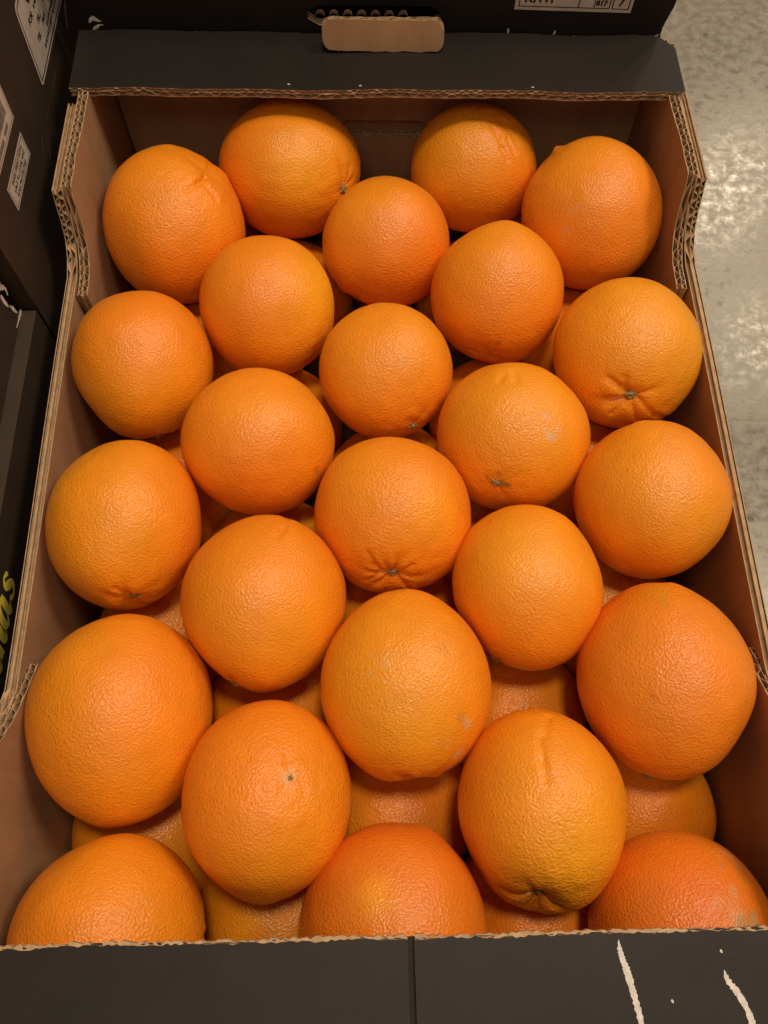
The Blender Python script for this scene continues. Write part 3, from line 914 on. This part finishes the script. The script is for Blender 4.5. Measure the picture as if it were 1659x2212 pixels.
def stem_mesh(seed, size=.36, kind='calyx'):
    r = random.Random(seed)
    vs, fs = [(0, 0, .05)], []
    n = 20
    lob = [1 + .28 * math.cos(5 * 2 * math.pi * k / n + seed) + r.uniform(-.12, .12) for k in range(n)]
    for ring, (rad, z) in enumerate(((.28, .10), (.42, .13), (.55, .06), (1.0, -.01), (1.0, -.10))):
        for k in range(n):
            t = 2 * math.pi * k / n
            q = rad * (lob[k] if ring >= 3 else 1 + r.uniform(-.12, .12)) * size
            vs.append((q * math.cos(t), q * math.sin(t), z * (size / .36) + r.uniform(-.012, .012)))
    for k in range(n):
        fs.append((0, 1 + k, 1 + (k + 1) % n))
    for ring in range(4):
        for k in range(n):
            a, b = 1 + ring * n + k, 1 + ring * n + (k + 1) % n
            fs.append((a, a + n, b + n, b))
    me = bpy.data.meshes.new('stem_end')
    me.from_pydata([(x * .01, y * .01, z * .01) for x, y, z in vs], [], fs)
    me.materials.append(MATS['stem_wood'])
    return me


# number: (label, base colour, hollow depth, pebble, stem size or 0, navel)
OR, RD, YE = (.79, .245, .011), (.79, .222, .013), (.80, .264, .011)
LOOK = {
    1: ('lumpy orange with a puckered crease in the back left corner of the carton', OR, .035, 1.2, 0, 0),
    2: ('orange with its top in shade against the back wall, left of the hand hole', OR, .03, .9, .30, 0),
    3: ('orange with fine cracks in its skin against the back wall, right of the hand hole', OR, .02, 1.0, 0, 0),
    4: ('reddish orange with a small nipple and pale scratch in the back right corner', RD, .0, .7, 0, .05),
    5: ('orange directly in front of the hand hole, rearmost of the middle row of five', RD, .09, 1.3, .25, 0),
    6: ('orange with a yellow right flank, in front of the shaded orange at the back wall', OR, .03, .9, 0, 0),
    7: ('egg-shaped orange with a dimpled near end, in front of the cracked orange', OR, .05, 1.2, 0, 0),
    8: ('smooth round orange against the left wall, second from the back', OR, .03, 1.0, .34, 0),
    9: ('orange with a small stem scar at its near right, second in the middle row', OR, .02, 1.0, .26, 0),
    10: ('orange with a clear green stem in a creased hollow, by the right wall', YE, .085, .9, .34, 0),
    11: ('broad yellowish orange without stem in view, third in the second row from the left', YE, .03, .8, 0, 0),
    12: ('yellow-orange fruit with a whitish blemish and a flat brown stem scar', YE, .012, .8, .20, 0),
    13: ('round orange against the left wall, third from the back, stem hollow facing the viewer', OR, .10, .9, .30, 0),
    14: ('yellow-orange fruit with deep creases round its stem, in the middle of the carton', YE, .10, 1.2, .30, 0),
    15: ('smooth pale orange against the right wall, third from the back', YE, .02, .7, 0, 0),
    16: ('orange with a short groove in its far side, fourth in the second row', OR, .03, 1.0, .30, 0),
    17: ('smooth orange with a tiny dark stem scar at its near left, below the blemished orange', YE, .02, .8, .22, 0),
    18: ('large tall orange against the left wall, fourth from the back', YE, .02, 1.0, 0, 0),
    19: ('large orange with white scrapes on its near right side, fourth in the middle row', YE, .10, 1.1, .22, 0),
    20: ('large reddish orange against the right wall with a greenish patch on its far side', RD, .012, 1.0, .28, 0),
    21: ('orange with a pale round stem scar upper right, nearest in the second row', OR, .010, 1.2, .11, 0),
    22: ('tall wrinkled orange with a dark sunken stem at its yellow near end', OR, .12, 1.5, .26, 0),
    23: ('orange in the near left corner, partly covered by the front ledge', OR, .02, .9, 0, 0),
    24: ('reddish orange with a yellow spot, half covered by the middle of the front ledge', (.74, .208, .011), .02, .9, 0, 0),  # redder rind, base also darkened for dimmer light along the front
    25: ('reddish orange with a brownish grey scar in the near right corner', (.74, .204, .012), .02, .8, 0, 0),  # redder rind, front-row dimness put into the base colour too
}
made = {}
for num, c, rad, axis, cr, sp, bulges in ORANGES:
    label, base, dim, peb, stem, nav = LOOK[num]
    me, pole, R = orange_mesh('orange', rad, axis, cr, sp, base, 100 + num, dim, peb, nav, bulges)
    o = bpy.data.objects.new('orange', me)
    COL.objects.link(o)
    o.location = V(*c)
    o['label'], o['category'], o['group'] = label, 'orange', 'oranges in the top layer'
    made[num] = (o, me, c)
    if stem:
        s = bpy.data.objects.new('stem_end', stem_mesh(num, stem))
        COL.objects.link(s)
        s.parent = o
        s.location = pole + Vector(axis) * .0006
        s.rotation_euler = Vector(axis).to_track_quat('Z', 'Y').to_euler()

# lower layer, lying in the hollows of each row; shares the meshes of smooth upper fruit
ROWS = [('the left wall row', [1, 8, 13, 18, 23], 0), ('the second row from left', [2, 6, 11, 16, 21], 1), ('the middle row', [5, 9, 14, 19, 24], 0),
        ('the fourth row from left', [3, 7, 12, 17, 22], 1), ('the right wall row', [4, 10, 15, 20, 25], 0)]
ORD = ['first', 'second', 'third', 'fourth', 'fifth']
low_src = []
for k, (base, sd) in enumerate(((YE, 901), (OR, 902), (RD, 903))):
    low_src.append(orange_mesh('orange', (4.32, 4.3, 4.25), (.3, .2, -.9), [], [], base, sd, .03, .8)[0])
rl = random.Random(5)
k = 0
for rowname, nums, odd in ROWS:
    cs = [made[n][2] for n in nums]
    spots = [((a[0] + b[0]) / 2, (a[1] + b[1]) / 2, 'lower orange between the %s and %s upper oranges of %s' % (ORD[i], ORD[i + 1], rowname))
             for i, (a, b) in enumerate(zip(cs[:-1], cs[1:]))]
    if odd:
        spots.append((cs[4][0], cs[4][1] - 5.2, 'lower orange half under the front ledge, nearest in %s' % rowname))
    else:
        spots.insert(0, (cs[0][0], cs[0][1] + 5.1, 'lower orange behind the rearmost upper orange of %s' % rowname))
    for x, y, label in spots:
        me = low_src[(0, 1, 2, 0, 1, 0, 2, 1)[k % 8]]
        o = bpy.data.objects.new('orange', me)
        COL.objects.link(o)
        x = max(-13.0, min(13.25, x))
        o.location = V(x + rl.uniform(-.15, .15), y + rl.uniform(-.15, .15), -7.02 + rl.uniform(-.05, .05))
        o.rotation_euler = (rl.uniform(-.5, .5), rl.uniform(-.5, .5), rl.uniform(0, 6.28))
        o['label'], o['category'], o['group'] = label, 'orange', 'oranges in the lower layer'
        k += 1
